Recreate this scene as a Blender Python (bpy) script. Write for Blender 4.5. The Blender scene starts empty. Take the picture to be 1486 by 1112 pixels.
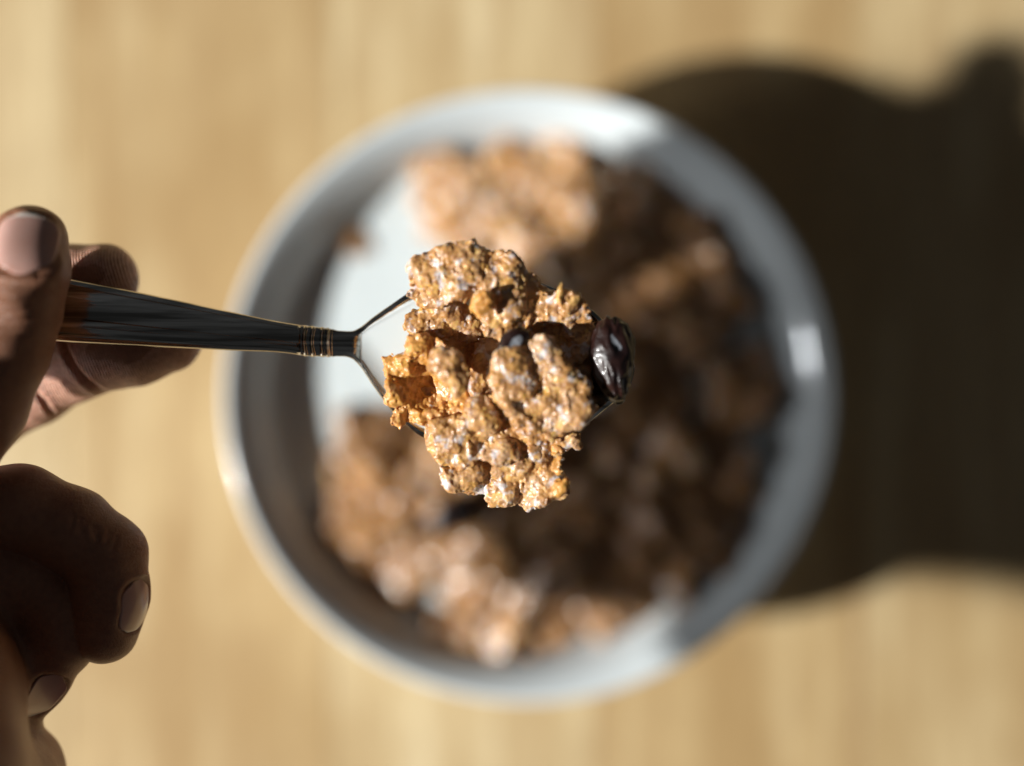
import bpy, math, random
import numpy as np
from mathutils import Vector, Matrix

# ---------------------------------------------------------------- camera, world, lamps
# all building is done in millimetres; M turns them into metres
M = 0.001
FPX = 1486 * 50 / 36.0            # focal length in photograph pixels
CAMZ = 457.7                      # camera height, mm
TZ = -20.0                        # height of the table top, mm (the camera stands 478 mm above it)
scene = bpy.context.scene
COL = scene.collection

cam_d = bpy.data.cameras.new('camera'); cam = bpy.data.objects.new('camera', cam_d); COL.objects.link(cam)
cam_d.lens = 50; cam_d.sensor_width = 36; cam_d.clip_start = 0.01; cam_d.clip_end = 50
cam.location = (0, 0, CAMZ * M); cam.rotation_euler = (0, 0, 0)
cam_d.dof.use_dof = True
cam_d.dof.focus_distance = (CAMZ - 133.0) * M
cam_d.dof.aperture_fstop = 1.8
scene.camera = cam

world = bpy.data.worlds.new('World'); scene.world = world; world.use_nodes = True
world.node_tree.nodes['Background'].inputs[0].default_value = (0.92, 0.95, 1.0, 1)
world.node_tree.nodes['Background'].inputs[1].default_value = 0.036

SUN_EL = math.radians(30.6)
SUN_AZ = math.radians(180 + 15.2)   # low sun through a window on the left, a little from below in the picture
def lamp(name, kind, direction, dist, target, **kw):
    l = bpy.data.lights.new(name, kind); o = bpy.data.objects.new(name, l); COL.objects.link(o)
    p = Vector(target) + Vector(direction).normalized() * dist
    o.location = p
    o.rotation_euler = (Vector(target) - p).to_track_quat('-Z', 'Y').to_euler()
    for k, v in kw.items(): setattr(l, k, v)
    return o
sd = (math.cos(SUN_EL) * math.cos(SUN_AZ), math.cos(SUN_EL) * math.sin(SUN_AZ), math.sin(SUN_EL))
lamp('window_sunlight', 'SPOT', sd, 5.0, (0, 0, 0.03), energy=2200, spot_size=math.radians(30), spot_blend=0.3,
     shadow_soft_size=0.075, color=(0.985, 0.98, 0.945))
wd = (math.cos(math.radians(17)) * math.cos(math.radians(190)), math.cos(math.radians(17)) * math.sin(math.radians(190)), math.sin(math.radians(17)))
lamp('window_skylight', 'AREA', wd, 1.9, (0, 0, 0.05), energy=10.5, shape='RECTANGLE', size=0.30, size_y=0.36, color=(0.93, 0.97, 1.0))

scene.view_settings.view_transform = 'Standard'
scene.view_settings.look = 'None'
scene.view_settings.exposure = 0.08
scene.view_settings.gamma = 1.0
scene.cycles.use_denoising = True
scene.cycles.max_bounces = 10
scene.cycles.sample_clamp_indirect = 6.0

def P(px, py, z):
    """photograph pixel at a real height z (mm) -> world mm"""
    d = CAMZ - z
    return np.array([(px - 743.0) * d / FPX, (556.0 - py) * d / FPX, z])

# ---------------------------------------------------------------- helpers
def tag(o, label=None, cat=None, group=None, kind=None):
    if label: o['label'] = label
    if cat: o['category'] = cat
    if group: o['group'] = group
    if kind: o['kind'] = kind
    return o

def empty(name, loc):
    o = bpy.data.objects.new(name, None); COL.objects.link(o)
    o.location = Vector(loc) * M; o.empty_display_size = 0.01
    return o

def mesh_np(name, V, F, smooth=True, attrs=None):
    """V (n,3) mm, F (m,4) or (m,3)"""
    V = np.asarray(V, np.float32); F = np.asarray(F, np.int32)
    me = bpy.data.meshes.new(name)
    n, k = F.shape
    me.vertices.add(len(V)); me.vertices.foreach_set('co', (V * M).ravel())
    me.loops.add(n * k); me.loops.foreach_set('vertex_index', F.ravel())
    me.polygons.add(n); me.polygons.foreach_set('loop_start', np.arange(0, n * k, k, dtype=np.int32))
    me.polygons.foreach_set('loop_total', np.full(n, k, np.int32))
    me.polygons.foreach_set('use_smooth', np.full(n, smooth))
    me.update(calc_edges=True)
    for a, val in (attrs or {}).items():
        at = me.attributes.new(a, 'FLOAT', 'POINT'); at.data.foreach_set('value', np.asarray(val, np.float32))
    me.validate()
    return me

def link(name, me, mat, parent=None, origin=None):
    """mesh in world mm. origin: object origin in mm (defaults to the parent's, or the mesh's base)"""
    o = bpy.data.objects.new(name, me); COL.objects.link(o)
    if mat is not None: me.materials.append(mat)
    if parent is not None:
        o.parent = parent
        w = Vector((0, 0, 0)); q = parent
        while q is not None: w += q.location; q = q.parent
        o.location = -w
    else:
        if origin is None:
            bb = np.array([v[:] for v in o.bound_box]) / M
            origin = ((bb[:, 0].min() + bb[:, 0].max()) / 2, (bb[:, 1].min() + bb[:, 1].max()) / 2, bb[:, 2].min())
        off = Vector(origin) * M
        me.transform(Matrix.Translation(-off)); o.location = off
    return o

_rs = np.random.RandomState(7)
_perm = _rs.permutation(256).astype(np.int32); _perm = np.concatenate([_perm, _perm, _perm])
_grad = _rs.normal(size=(256, 3)).astype(np.float32); _grad /= np.linalg.norm(_grad, axis=1)[:, None]
def _hash(i, j, k): return _perm[_perm[_perm[i & 255] + (j & 255)] + (k & 255)]
def noise3(X, Y, Z):
    X, Y, Z = np.broadcast_arrays(np.asarray(X, np.float32), np.asarray(Y, np.float32), np.asarray(Z, np.float32))
    i = np.floor(X).astype(np.int32); j = np.floor(Y).astype(np.int32); k = np.floor(Z).astype(np.int32)
    fx, fy, fz = X - i, Y - j, Z - k
    u = fx * fx * (3 - 2 * fx); v = fy * fy * (3 - 2 * fy); w = fz * fz * (3 - 2 * fz)
    out = 0
    for a in (0, 1):
        for b in (0, 1):
            for c in (0, 1):
                g = _grad[_hash(i + a, j + b, k + c)]
                d = g[..., 0] * (fx - a) + g[..., 1] * (fy - b) + g[..., 2] * (fz - c)
                out = out + d * (u if a else 1 - u) * (v if b else 1 - v) * (w if c else 1 - w)
    return out * 1.6
_jit = _rs.uniform(0, 1, (256, 4)).astype(np.float32)
def worley(X, Y, Z):
    i = np.floor(X).astype(np.int32); j = np.floor(Y).astype(np.int32); k = np.floor(Z).astype(np.int32)
    best = np.full(X.shape, 9.0, np.float32); cid = np.zeros(X.shape, np.float32)
    for a in (-1, 0, 1):
        for b in (-1, 0, 1):
            for c in (-1, 0, 1):
                h = _jit[_hash(i + a, j + b, k + c)]
                d = (i + a + h[..., 0] - X) ** 2 + (j + b + h[..., 1] - Y) ** 2 + (k + c + h[..., 2] - Z) ** 2
                m = d < best
                best = np.where(m, d, best); cid = np.where(m, h[..., 3], cid)
    return np.sqrt(best), cid

def surface_nets(D, org, h):
    nx, ny, nz = D.shape
    S = D < 0
    cnt = np.zeros((nx - 1, ny - 1, nz - 1), np.int8)
    sl = lambda a, n: slice(a, n - 1 + a)
    cor = [(a, b, c) for a in (0, 1) for b in (0, 1) for c in (0, 1)]
    for a, b, c in cor: cnt += S[sl(a, nx), sl(b, ny), sl(c, nz)]
    act = np.argwhere((cnt > 0) & (cnt < 8))
    vals = np.stack([D[act[:, 0] + a, act[:, 1] + b, act[:, 2] + c] for a, b, c in cor], 1)
    acc = np.zeros((len(act), 3), np.float32); num = np.zeros(len(act), np.float32)
    cc = np.array(cor, np.float32)
    for p in range(8):
        for q in range(p + 1, 8):
            if abs(cc[p] - cc[q]).sum() != 1: continue
            va, vb = vals[:, p], vals[:, q]; m = (va < 0) != (vb < 0)
            t = np.where(m, va / np.where(m, va - vb, 1), 0)
            acc += np.where(m[:, None], cc[p] + t[:, None] * (cc[q] - cc[p]), 0); num += m
    V = (act + acc / num[:, None]) * h + np.asarray(org)
    idx = np.full(cnt.shape, -1, np.int32); idx[act[:, 0], act[:, 1], act[:, 2]] = np.arange(len(act))
    Fs = []
    for ax in range(3):
        o1, o2 = [(1, 2), (2, 0), (0, 1)][ax]
        s0 = [slice(1, n - 1) for n in D.shape]; s1 = list(s0)
        s0[ax] = slice(0, D.shape[ax] - 1); s1[ax] = slice(1, D.shape[ax])
        A, B = S[tuple(s0)], S[tuple(s1)]
        e = np.argwhere(A != B)
        flip = A[e[:, 0], e[:, 1], e[:, 2]]
        e = e + 1; e[:, ax] -= 1
        q = []
        for d1, d2 in ((-1, -1), (0, -1), (0, 0), (-1, 0)):
            g = e.copy(); g[:, o1] += d1; g[:, o2] += d2
            q.append(idx[g[:, 0], g[:, 1], g[:, 2]])
        q = np.stack(q, 1)
        Fs.append(np.where(flip[:, None], q, q[:, ::-1]))
    return V.astype(np.float32), np.concatenate(Fs)

def poly_sdf(X, Y, poly):
    d = np.full(X.shape, 1e9, np.float32); ins = np.zeros(X.shape, bool)
    n = len(poly)
    for i in range(n):
        ax, ay = poly[i]; bx, by = poly[(i + 1) % n]
        ex, ey = bx - ax, by - ay
        t = np.clip(((X - ax) * ex + (Y - ay) * ey) / (ex * ex + ey * ey + 1e-9), 0, 1)
        d = np.minimum(d, (X - ax - t * ex) ** 2 + (Y - ay - t * ey) ** 2)
        c = ((ay > Y) != (by > Y)) & (X < (bx - ax) * (Y - ay) / (by - ay + 1e-9) + ax)
        ins ^= c
    return np.where(ins, -1, 1) * np.sqrt(d)

def smin(a, b, k):
    h = np.clip(k - np.abs(a - b), 0, None) / k
    return np.minimum(a, b) - h * h * k * 0.25
def smax(a, b, k): return -smin(-a, -b, k)

def pchip(xs, ys, x):
    xs = np.asarray(xs, float); ys = np.asarray(ys, float)
    h = np.diff(xs); dl = np.diff(ys) / h
    m = np.zeros(len(xs)); m[0] = dl[0]; m[-1] = dl[-1]
    for i in range(1, len(xs) - 1):
        if dl[i - 1] * dl[i] > 0:
            w1 = 2 * h[i] + h[i - 1]; w2 = h[i] + 2 * h[i - 1]
            m[i] = (w1 + w2) / (w1 / dl[i - 1] + w2 / dl[i])
    i = np.clip(np.searchsorted(xs, x) - 1, 0, len(xs) - 2)
    t = (x - xs[i]) / h[i]
    return (ys[i] * (1 + 2 * t) * (1 - t) ** 2 + m[i] * h[i] * t * (1 - t) ** 2
            + ys[i + 1] * t * t * (3 - 2 * t) + m[i + 1] * h[i] * t * t * (t - 1))

# ---------------------------------------------------------------- materials
class NT:
    def __init__(s, name):
        s.m = bpy.data.materials.new(name); s.m.use_nodes = True; s.t = s.m.node_tree
        s.b = s.t.nodes['Principled BSDF']; s.out = s.t.nodes['Material Output']
    def n(s, typ, ins=None, **kw):
        nd = s.t.nodes.new(typ)
        for k, v in kw.items(): setattr(nd, k, v)
        for k, v in (ins or {}).items():
            if isinstance(v, bpy.types.NodeSocket): s.t.links.new(v, nd.inputs[k])
            else: nd.inputs[k].default_value = v
        return nd
    def coord(s, scale=(1, 1, 1), which='Object', loc=None):
        c = s.n('ShaderNodeTexCoord')
        ins = {'Vector': c.outputs[which], 'Scale': scale}
        if loc is not None: ins['Location'] = loc
        return s.n('ShaderNodeMapping', ins).outputs[0]
    def noise(s, vec, scale, detail=4, rough=0.5, dist=0.0):
        return s.n('ShaderNodeTexNoise', {'Vector': vec, 'Scale': scale, 'Detail': detail, 'Roughness': rough, 'Distortion': dist}).outputs[0]
    def ramp(s, fac, stops, interp='LINEAR'):
        r = s.n('ShaderNodeValToRGB', {0: fac}); cr = r.color_ramp; cr.interpolation = interp
        while len(cr.elements) < len(stops): cr.elements.new(0.5)
        for e, (p, c) in zip(cr.elements, stops):
            e.position = p; e.color = (*c, 1) if not isinstance(c, (int, float)) else (c, c, c, 1)
        return r.outputs[0]
    def mix(s, fac, a, b, mode='MIX'):
        nd = s.n('ShaderNodeMix', data_type='RGBA', blend_type=mode)
        for i, v in ((0, fac), (6, a), (7, b)):
            if isinstance(v, bpy.types.NodeSocket): s.t.links.new(v, nd.inputs[i])
            else: nd.inputs[i].default_value = v if i == 0 else (*v, 1)
        return nd.outputs[2]
    def math(s, op, a, b=0.0, clamp=False):
        nd = s.n('ShaderNodeMath', {0: a, 1: b}, operation=op); nd.use_clamp = clamp
        return nd.outputs[0]
    def attr(s, name): return s.n('ShaderNodeAttribute', attribute_name=name).outputs['Fac']
    def bump(s, height, strength, dist, normal=None):
        ins = {'Height': height, 'Strength': strength, 'Distance': dist}
        if normal is not None: ins['Normal'] = normal
        return s.n('ShaderNodeBump', ins).outputs[0]
    def set(s, **kw):
        for k, v in kw.items():
            k = k.replace('_', ' ')
            if isinstance(v, bpy.types.NodeSocket): s.t.links.new(v, s.b.inputs[k])
            elif isinstance(v, tuple) and len(v) == 3 and s.b.inputs[k].type == 'RGBA': s.b.inputs[k].default_value = (*v, 1)
            else: s.b.inputs[k].default_value = v
        return s.m

def mat_wood():
    t = NT('table_wood')
    rnd = t.n('ShaderNodeObjectInfo').outputs['Random']
    v = t.coord((1, 1, 1))
    off = t.n('ShaderNodeCombineXYZ', {0: t.math('MULTIPLY', rnd, 9.0), 1: t.math('MULTIPLY', rnd, 23.0), 2: 0.0}).outputs[0]
    vv = t.n('ShaderNodeVectorMath', {0: v, 1: off}, operation='ADD').outputs[0]
    st = t.n('ShaderNodeMapping', {'Vector': vv, 'Scale': (1, 0.06, 1)}).outputs[0]
    fine = t.noise(st, 900, 3, 0.6)
    broad = t.noise(st, 90, 3, 0.55, 0.4)
    blot = t.noise(t.n('ShaderNodeMapping', {'Vector': vv, 'Scale': (1, 0.35, 1)}).outputs[0], 38, 2, 0.5)
    base = t.ramp(broad, [(0.34, (0.46, 0.330, 0.172)), (0.55, (0.585, 0.455, 0.255)), (0.70, (0.70, 0.585, 0.37))])
    base = t.mix(t.ramp(blot, [(0.40, 0.0), (0.62, 0.75)]), base, (0.41, 0.28, 0.13))
    base = t.mix(t.ramp(fine, [(0.40, 0.40), (0.60, 0.0)]), base, (0.33, 0.22, 0.11))
    tone = t.ramp(rnd, [(0.0, (0.90, 0.83, 0.74)), (0.5, (1.0, 0.98, 0.95)), (1.0, (1.07, 1.09, 1.12))])
    base = t.mix(1.0, base, tone, 'MULTIPLY')
    return t.set(Base_Color=base, Roughness=0.42, Normal=t.bump(fine, 0.15, 0.0004))

def mat_ceramic():
    t = NT('bowl_glaze')
    v = t.coord()
    n = t.noise(v, 60, 3)
    col = t.mix(n, (0.60, 0.65, 0.665), (0.65, 0.69, 0.70))
    return t.set(Base_Color=col, Roughness=0.16, Coat_Weight=0.6, Coat_Roughness=0.03, IOR=1.5, Normal=t.bump(t.noise(v, 90, 2), 0.03, 0.0006))

def mat_milk():
    t = NT('milk')
    return t.set(Base_Color=(0.68, 0.735, 0.745), Roughness=0.12, Subsurface_Weight=0.6, Subsurface_Radius=(1.0, 0.9, 0.8), Subsurface_Scale=0.0016, IOR=1.35)

def mat_metal():
    t = NT('spoon_steel')
    v = t.coord()
    st = t.coord((0.12, 1, 1))
    sc = t.noise(st, 2600, 2, 0.6)
    sm = t.noise(v, 160, 4, 0.6)
    rough = t.ramp(sm, [(0.35, 0.09), (0.7, 0.20)])
    refl_streak = t.noise(t.coord((0.03, 1, 0.4), loc=(0, 0, 0)), 420, 4, 0.6, 0.3)  # reflected light and dark bands, put into the steel's colour as streaks
    col = t.mix(t.ramp(refl_streak, [(0.38, 0.0), (0.62, 1.0)]), (0.20, 0.192, 0.172), (0.88, 0.86, 0.80))
    return t.set(Base_Color=col, Metallic=1.0, Roughness=rough, Normal=t.bump(sc, 0.05, 0.00008))

def mat_cereal(name, warm=0.0, milk=1.0, wet=1.0):
    t = NT(name)
    v = t.coord()
    cr = t.attr('crumb'); pit = t.attr('pit')
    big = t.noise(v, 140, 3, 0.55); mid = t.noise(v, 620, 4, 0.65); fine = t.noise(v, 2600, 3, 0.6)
    base = t.ramp(cr, [(0.0, (0.34, 0.150, 0.046)), (0.25, (0.52, 0.268, 0.088)), (0.45, (0.47, 0.225, 0.070)),
                       (0.65, (0.60, 0.325, 0.108)), (0.85, (0.66, 0.345, 0.075)), (1.0, (0.72, 0.470, 0.18))])
    base = t.mix(t.ramp(mid, [(0.38, 0.65), (0.54, 0.0)]), base, (0.20, 0.075, 0.022))  # brown mottling that also puts crevice shade into the colour
    base = t.mix(t.ramp(big, [(0.48, 0.0), (0.66, 0.34)]), base, (0.60, 0.455, 0.345))
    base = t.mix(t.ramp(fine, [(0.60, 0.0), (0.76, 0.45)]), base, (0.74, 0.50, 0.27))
    base = t.mix(t.attr('oat'), base, (0.72, 0.45, 0.13))
    if warm: base = t.mix(warm, base, (0.74, 0.32, 0.04))
    if wet < 1: base = t.mix(1.0, base, (wet, wet * 0.94, wet * 0.90), 'MULTIPLY')
    mk = t.math('ADD', t.math('MULTIPLY', pit, 0.55), t.noise(v, 330, 4, 0.6, 0.8))
    mask = t.ramp(mk, [(0.69 if milk > 0.5 else 0.84, 0.0), (0.84 if milk > 0.5 else 0.96, 0.75)])
    base = t.mix(mask, base, (0.66, 0.64, 0.66))
    rough = t.ramp(t.math('MAXIMUM', mask, t.noise(v, 900, 2)), [(0.45, 0.55), (0.65, 0.34)])
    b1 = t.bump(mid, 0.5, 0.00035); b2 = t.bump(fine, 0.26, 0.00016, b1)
    return t.set(Base_Color=base, Roughness=rough, Coat_Weight=0.28, Coat_Roughness=0.18, Specular_IOR_Level=0.6,
                 Subsurface_Weight=0.35, Subsurface_Radius=(1.0, 0.42, 0.12), Subsurface_Scale=0.0013, Normal=b2)

def mat_raisin(milk=True):
    t = NT('raisin_skin')
    v = t.coord()
    n = t.noise(v, 220, 4, 0.6)
    base = t.ramp(n, [(0.35, (0.005, 0.002, 0.003)), (0.65, (0.024, 0.006, 0.003))])
    st = t.coord((1, 0.28, 1))
    mk = t.math('ADD', t.math('MULTIPLY', t.attr('pit'), 0.6), t.noise(st, 170, 3, 0.5))
    mask = t.ramp(mk, [(0.92, 0.0), (1.06, 0.55)])
    base = t.mix(mask, base, (0.40, 0.43, 0.48))
    return t.set(Base_Color=base, Roughness=0.38, Coat_Weight=0.40, Coat_Roughness=0.12, Normal=t.bump(t.noise(v, 800, 4, 0.65), 0.6, 0.0004))

def mat_skin():
    t = NT('skin')
    v = t.coord()
    pad = t.attr('pad')
    n1 = t.noise(v, 70, 4, 0.55); n2 = t.noise(v, 700, 3, 0.6)
    back = t.mix(n1, (0.26, 0.110, 0.057), (0.37, 0.170, 0.094))
    palm = t.mix(n1, (0.52, 0.27, 0.185), (0.64, 0.36, 0.26))
    base = t.mix(pad, back, palm)
    base = t.mix(t.ramp(n2, [(0.35, 0.35), (0.6, 0.0)]), base, (0.17, 0.065, 0.035))
    wv = t.n('ShaderNodeTexWave', {'Vector': t.n('ShaderNodeMapping', {'Vector': v, 'Rotation': (0, 0, math.radians(-14))}).outputs[0],
             'Scale': 480.0, 'Distortion': 5.0, 'Detail': 1.0, 'Detail Scale': 0.22}, wave_type='BANDS').outputs['Fac']
    ridge = t.math('MULTIPLY', wv, pad)
    b = t.bump(ridge, 0.7, 0.0004)
    vo = t.n('ShaderNodeTexVoronoi', {'Vector': v, 'Scale': 1500.0}, feature='DISTANCE_TO_EDGE').outputs['Distance']
    b = t.bump(t.ramp(vo, [(0.0, 0.0), (0.14, 1.0)]), 0.5, 0.00016, b)
    b = t.bump(n2, 0.35, 0.0003, b)
    return t.set(Base_Color=base, Roughness=0.42, Subsurface_Weight=0.25, Subsurface_Radius=(1.0, 0.35, 0.18), Subsurface_Scale=0.003,
                 Specular_IOR_Level=0.45, Normal=b)

def mat_nail(dark=False):
    t = NT('fingernail')
    v = t.coord()
    c = t.mix(t.noise(v, 120, 3), (0.44, 0.235, 0.18), (0.60, 0.37, 0.32))
    edge = t.attr('free')
    c = t.mix(edge, c, (0.80, 0.68, 0.60))
    st = t.coord((1, 0.08, 1))
    return t.set(Base_Color=c, Roughness=0.30, Coat_Weight=0.4, Coat_Roughness=0.15, Subsurface_Weight=0.2, Subsurface_Radius=(1, .4, .25),
                 Subsurface_Scale=0.0015, Normal=t.bump(t.noise(st, 1500, 2), 0.06, 0.0002))

WOOD, CERAMIC, MILK, STEEL = mat_wood(), mat_ceramic(), mat_milk(), mat_metal()
CEREAL, CEREAL_WARM = mat_cereal('bran_flake'), mat_cereal('bran_flake_amber', 0.45, 0.0)
CEREAL_DRY = mat_cereal('bran_flake_dry', 0.0, 0.0); CEREAL_SOAKED = mat_cereal('bran_flake_soaked', 0.0, 0.0, 0.64)
RAISIN, SKIN, NAIL = mat_raisin(), mat_skin(), mat_nail()

# ---------------------------------------------------------------- table
def box_np(x0, x1, y0, y1, z0, z1, bev=0.5):
    """box with a small chamfer round the top"""
    V = []
    for z, i in ((z0, 0), (z1 - bev, 0), (z1, bev)):
        V += [(x0 + i, y0 + i, z), (x1 - i, y0 + i, z), (x1 - i, y1 - i, z), (x0 + i, y1 - i, z)]
    F = [(3, 2, 1, 0), (8, 9, 10, 11)]
    for r in (0, 4):
        for k in range(4): F.append((r + k, r + (k + 1) % 4, r + 4 + (k + 1) % 4, r + 4 + k))
    return np.array(V, float), np.array(F)
table = empty('table', (0, 0, TZ))
tag(table, 'pale golden wooden table top made of long boards under the bowl', 'table')
BW = 89.1
x = P(95, 0, TZ)[0] - 5 * BW
for k in range(13):
    V, F = box_np(x + 0.12, x + BW - 0.12, -520, 480, TZ - 24, TZ + (0 if k % 2 else -0.08), 0.35)
    link('board', mesh_np('board', V, F, smooth=False), WOOD, table)
    x += BW

# ---------------------------------------------------------------- white bowl
BC = P(768, 575, 46 + TZ)                       # axis of the bowl
def lathe(prof, cx, cy, n=128):
    prof = np.array(prof, float); a = np.linspace(0, 2 * np.pi, n, endpoint=False)
    V = np.stack([cx + prof[:, None, 0] * np.cos(a), cy + prof[:, None, 0] * np.sin(a), np.repeat(prof[:, 1:2], n, 1)], -1).reshape(-1, 3)
    m = len(prof); F = []
    for i in range(m - 1):
        for j in range(n): F.append((i * n + j, i * n + (j + 1) % n, (i + 1) * n + (j + 1) % n, (i + 1) * n + j))
    return V, np.array(F)
def bez(pts, n):
    xs = np.linspace(0, 1, len(pts)); t = np.linspace(0, 1, n); pts = np.array(pts, float)
    # centripetal-free catmull-rom through the points
    out = []
    for tt in t:
        f = tt * (len(pts) - 1); i = min(int(f), len(pts) - 2); u = f - i
        p0 = pts[max(i - 1, 0)]; p1 = pts[i]; p2 = pts[i + 1]; p3 = pts[min(i + 2, len(pts) - 1)]
        out.append(0.5 * (2 * p1 + (p2 - p0) * u + (2 * p0 - 5 * p1 + 4 * p2 - p3) * u * u + (3 * p1 - p0 - 3 * p2 + p3) * u ** 3))
    return out
prof = bez([(0.01, 2.5), (36, 2.5), (39, 2.2), (40, 0.2), (42.5, 0.2), (43.5, 3), (52, 6), (66, 15), (76.5, 29), (83.4, 41), (86.9, 47.4), (88.0, 50.0),
            (86.9, 51.1), (84.9, 50.0), (81.6, 47.2), (78.2, 42.6), (72.0, 30.2), (61, 17), (46, 9.5), (26, 6.6), (0.01, 6)], 150)
prof = [(p[0] * 1.058, p[1] * 0.92 + TZ) for p in prof]
V, F = lathe(prof, BC[0], BC[1])
bowl = link('bowl', mesh_np('bowl', V, F), CERAMIC)
tag(bowl, 'round white glazed ceramic bowl of cereal and milk on the wooden table', 'bowl')

# milk in the bowl: a disc with a meniscus climbing the wall
LEV = 30.6 + TZ
prof = [(0.01, LEV)] + [(r, LEV) for r in np.linspace(6, 66, 12)] + [(72.5, LEV + 0.05), (74.2, LEV + 0.3), (75.4, LEV + 0.8), (75.2, LEV - 0.5), (64, LEV - 6), (40, LEV - 14), (0.01, LEV - 16)]
prof = [(p[0] * 1.048, p[1]) for p in prof]
V, F = lathe(prof, BC[0], BC[1])
V[:, 2] += np.where(V[:, 2] > LEV - 0.4, 0.22 * noise3(V[:, 0] / 9, V[:, 1] / 9, 0.3), 0)
mk = link('milk', mesh_np('milk', V, F[:, ::-1]), MILK)
tag(mk, 'white milk pooled around the flakes in the bowl', 'milk')

# ---------------------------------------------------------------- flakes (signed distance fields turned into meshes)
def flake_sdf_mesh(poly, mid, thick, seed, vox, nblob=40, zpad=4.0, edge=1.0, blob_r=(0.8, 2.1), disp=1.0, rim=1.5):
    """poly: outline (mm, xy). mid(x,y): height of the middle of the sheet. thick: half thickness"""
    rs = np.random.RandomState(seed); so = rs.uniform(0, 60, 3)
    poly = np.asarray(poly, float)
    lo = poly.min(0) - 3; hi = poly.max(0) + 3
    xs = np.arange(lo[0], hi[0], vox, dtype=np.float32); ys = np.arange(lo[1], hi[1], vox, dtype=np.float32)
    X2, Y2 = np.meshgrid(xs, ys, indexing='ij')
    dO = poly_sdf(X2, Y2, poly)
    dO = dO + edge * (0.55 * noise3(X2 / 2.6 + so[0], Y2 / 2.6, so[2]) + 0.50 * noise3(X2 / 1.0, Y2 / 1.0 + so[1], so[2]) + 0.2 * noise3(X2 / .5, Y2 / .5 + so[1], so[2]))
    fz = mid(X2, Y2).astype(np.float32)
    curl = noise3(X2 / 5.0 + so[2], Y2 / 5.0, so[1]) * 1.6 + 0.35          # edges curl up in places, down in others
    fz = fz + (rim * curl * np.exp(np.minimum(dO, 0) / 1.7)).astype(np.float32)
    gx, gy = np.gradient(fz, vox); cosf = 1 / np.sqrt(1 + gx * gx + gy * gy)
    ins = dO < 2
    zlo = fz[ins].min() - thick - zpad * 0.6; zhi = fz[ins].max() + thick + zpad
    zs = np.arange(zlo, zhi, vox, dtype=np.float32)
    Z = zs[None, None, :]
    tv = thick * (1 + 0.45 * noise3(X2 / 4 + so[1], Y2 / 4, so[0]))
    tv = tv * (0.5 + 0.5 * np.clip(-dO / 2.5, 0, 1))
    D = np.abs(Z - fz[:, :, None]) * cosf[:, :, None] - tv[:, :, None]
    D = smax(D, dO[:, :, None] + 0 * Z, 0.9).astype(np.float32)
    # crumbs and oat bits standing proud of the sheet
    k = 0; nblob = int(nblob * 0.42); oats = []
    tries = 0
    while k < nblob and tries < nblob * 30:
        tries += 1
        i = rs.randint(len(xs)); j = rs.randint(len(ys))
        if dO[i, j] > -0.3: continue
        k += 1
        r = rs.uniform(*blob_r) if rs.rand() < 0.75 else rs.uniform(blob_r[0] * 0.6, blob_r[0])
        sx, sy, sz = r * rs.uniform(0.8, 1.7), r * rs.uniform(0.8, 1.7), r * rs.uniform(0.45, 0.9)
        side = 1 if rs.rand() < 0.8 else -1
        cz = fz[i, j] + side * thick * 0.9; a = rs.uniform(0, np.pi); ca, sa = math.cos(a), math.sin(a)
        if rs.rand() < 0.30:
            sx, sy, sz = rs.uniform(1.2, 2.2), rs.uniform(0.6, 0.95), 0.55
            oats.append((xs[i], ys[j], cz + 0.25, a, sx, sy, sz + 0.4))
        R = max(sx, sy, sz) + 1.4; w = int(R / vox) + 1
        kz = int((cz - zlo) / vox)
        s = (slice(max(i - w, 0), i + w), slice(max(j - w, 0), j + w), slice(max(kz - w, 0), kz + w))
        dx = xs[s[0]][:, None, None] - xs[i]; dy = ys[s[1]][None, :, None] - ys[j]; dz = zs[s[2]][None, None, :] - cz
        q = np.sqrt(((dx * ca + dy * sa) / sx) ** 2 + ((dy * ca - dx * sa) / sy) ** 2 + (dz / sz) ** 2)
        D[s] = smin(D[s], (q - 1) * min(sx, sy, sz), 1.6)
    # relief only where the surface can be
    band = np.argwhere(np.abs(D) < 1.5 + 2 * vox)
    bx, by, bz = xs[band[:, 0]] + so[0], ys[band[:, 1]] + so[1], zs[band[:, 2]] + so[2]
    w1, _ = worley(bx / 2.9, by / 2.9, bz / 2.9)
    w2, _ = worley(bx / 1.2, by / 1.2, bz / 1.2)
    dd = (0.24 * (w1 - 0.45) + 0.15 * (w2 - 0.42) + 0.56 * noise3(bx / 4.8, by / 4.8, bz / 4.8) + 0.48 * np.abs(noise3(bx / 2.7, by / 2.7, bz / 2.7)) - 0.22
          + 0.18 * noise3(bx / 1.15, by / 1.15, bz / 1.15) + 0.14 * noise3(bx / 0.6, by / 0.6, bz / 0.6))
    D[band[:, 0], band[:, 1], band[:, 2]] += (disp * dd).astype(np.float32)
    D[0] = D[-1] = 1; D[:, 0] = D[:, -1] = 1; D[:, :, 0] = D[:, :, -1] = 1
    V, F = surface_nets(D, (xs[0], ys[0], zs[0]), vox)
    # keep the crumbs that hang together with the flake
    par = np.arange(len(V))
    E = np.concatenate([F[:, [0, 1]], F[:, [1, 2]], F[:, [2, 3]]])
    for _ in range(200):
        m = np.minimum(par[E[:, 0]], par[E[:, 1]]); old = par.copy()
        np.minimum.at(par, E[:, 0], m); np.minimum.at(par, E[:, 1], m); par = par[par]
        if (old == par).all(): break
    ids, c = np.unique(par, return_counts=True); keep = par == ids[c.argmax()]
    F = F[keep[F].all(1)]; re = np.cumsum(keep) - 1; V = V[keep]; F = re[F]
    oat = np.zeros(len(V), np.float32)
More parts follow.
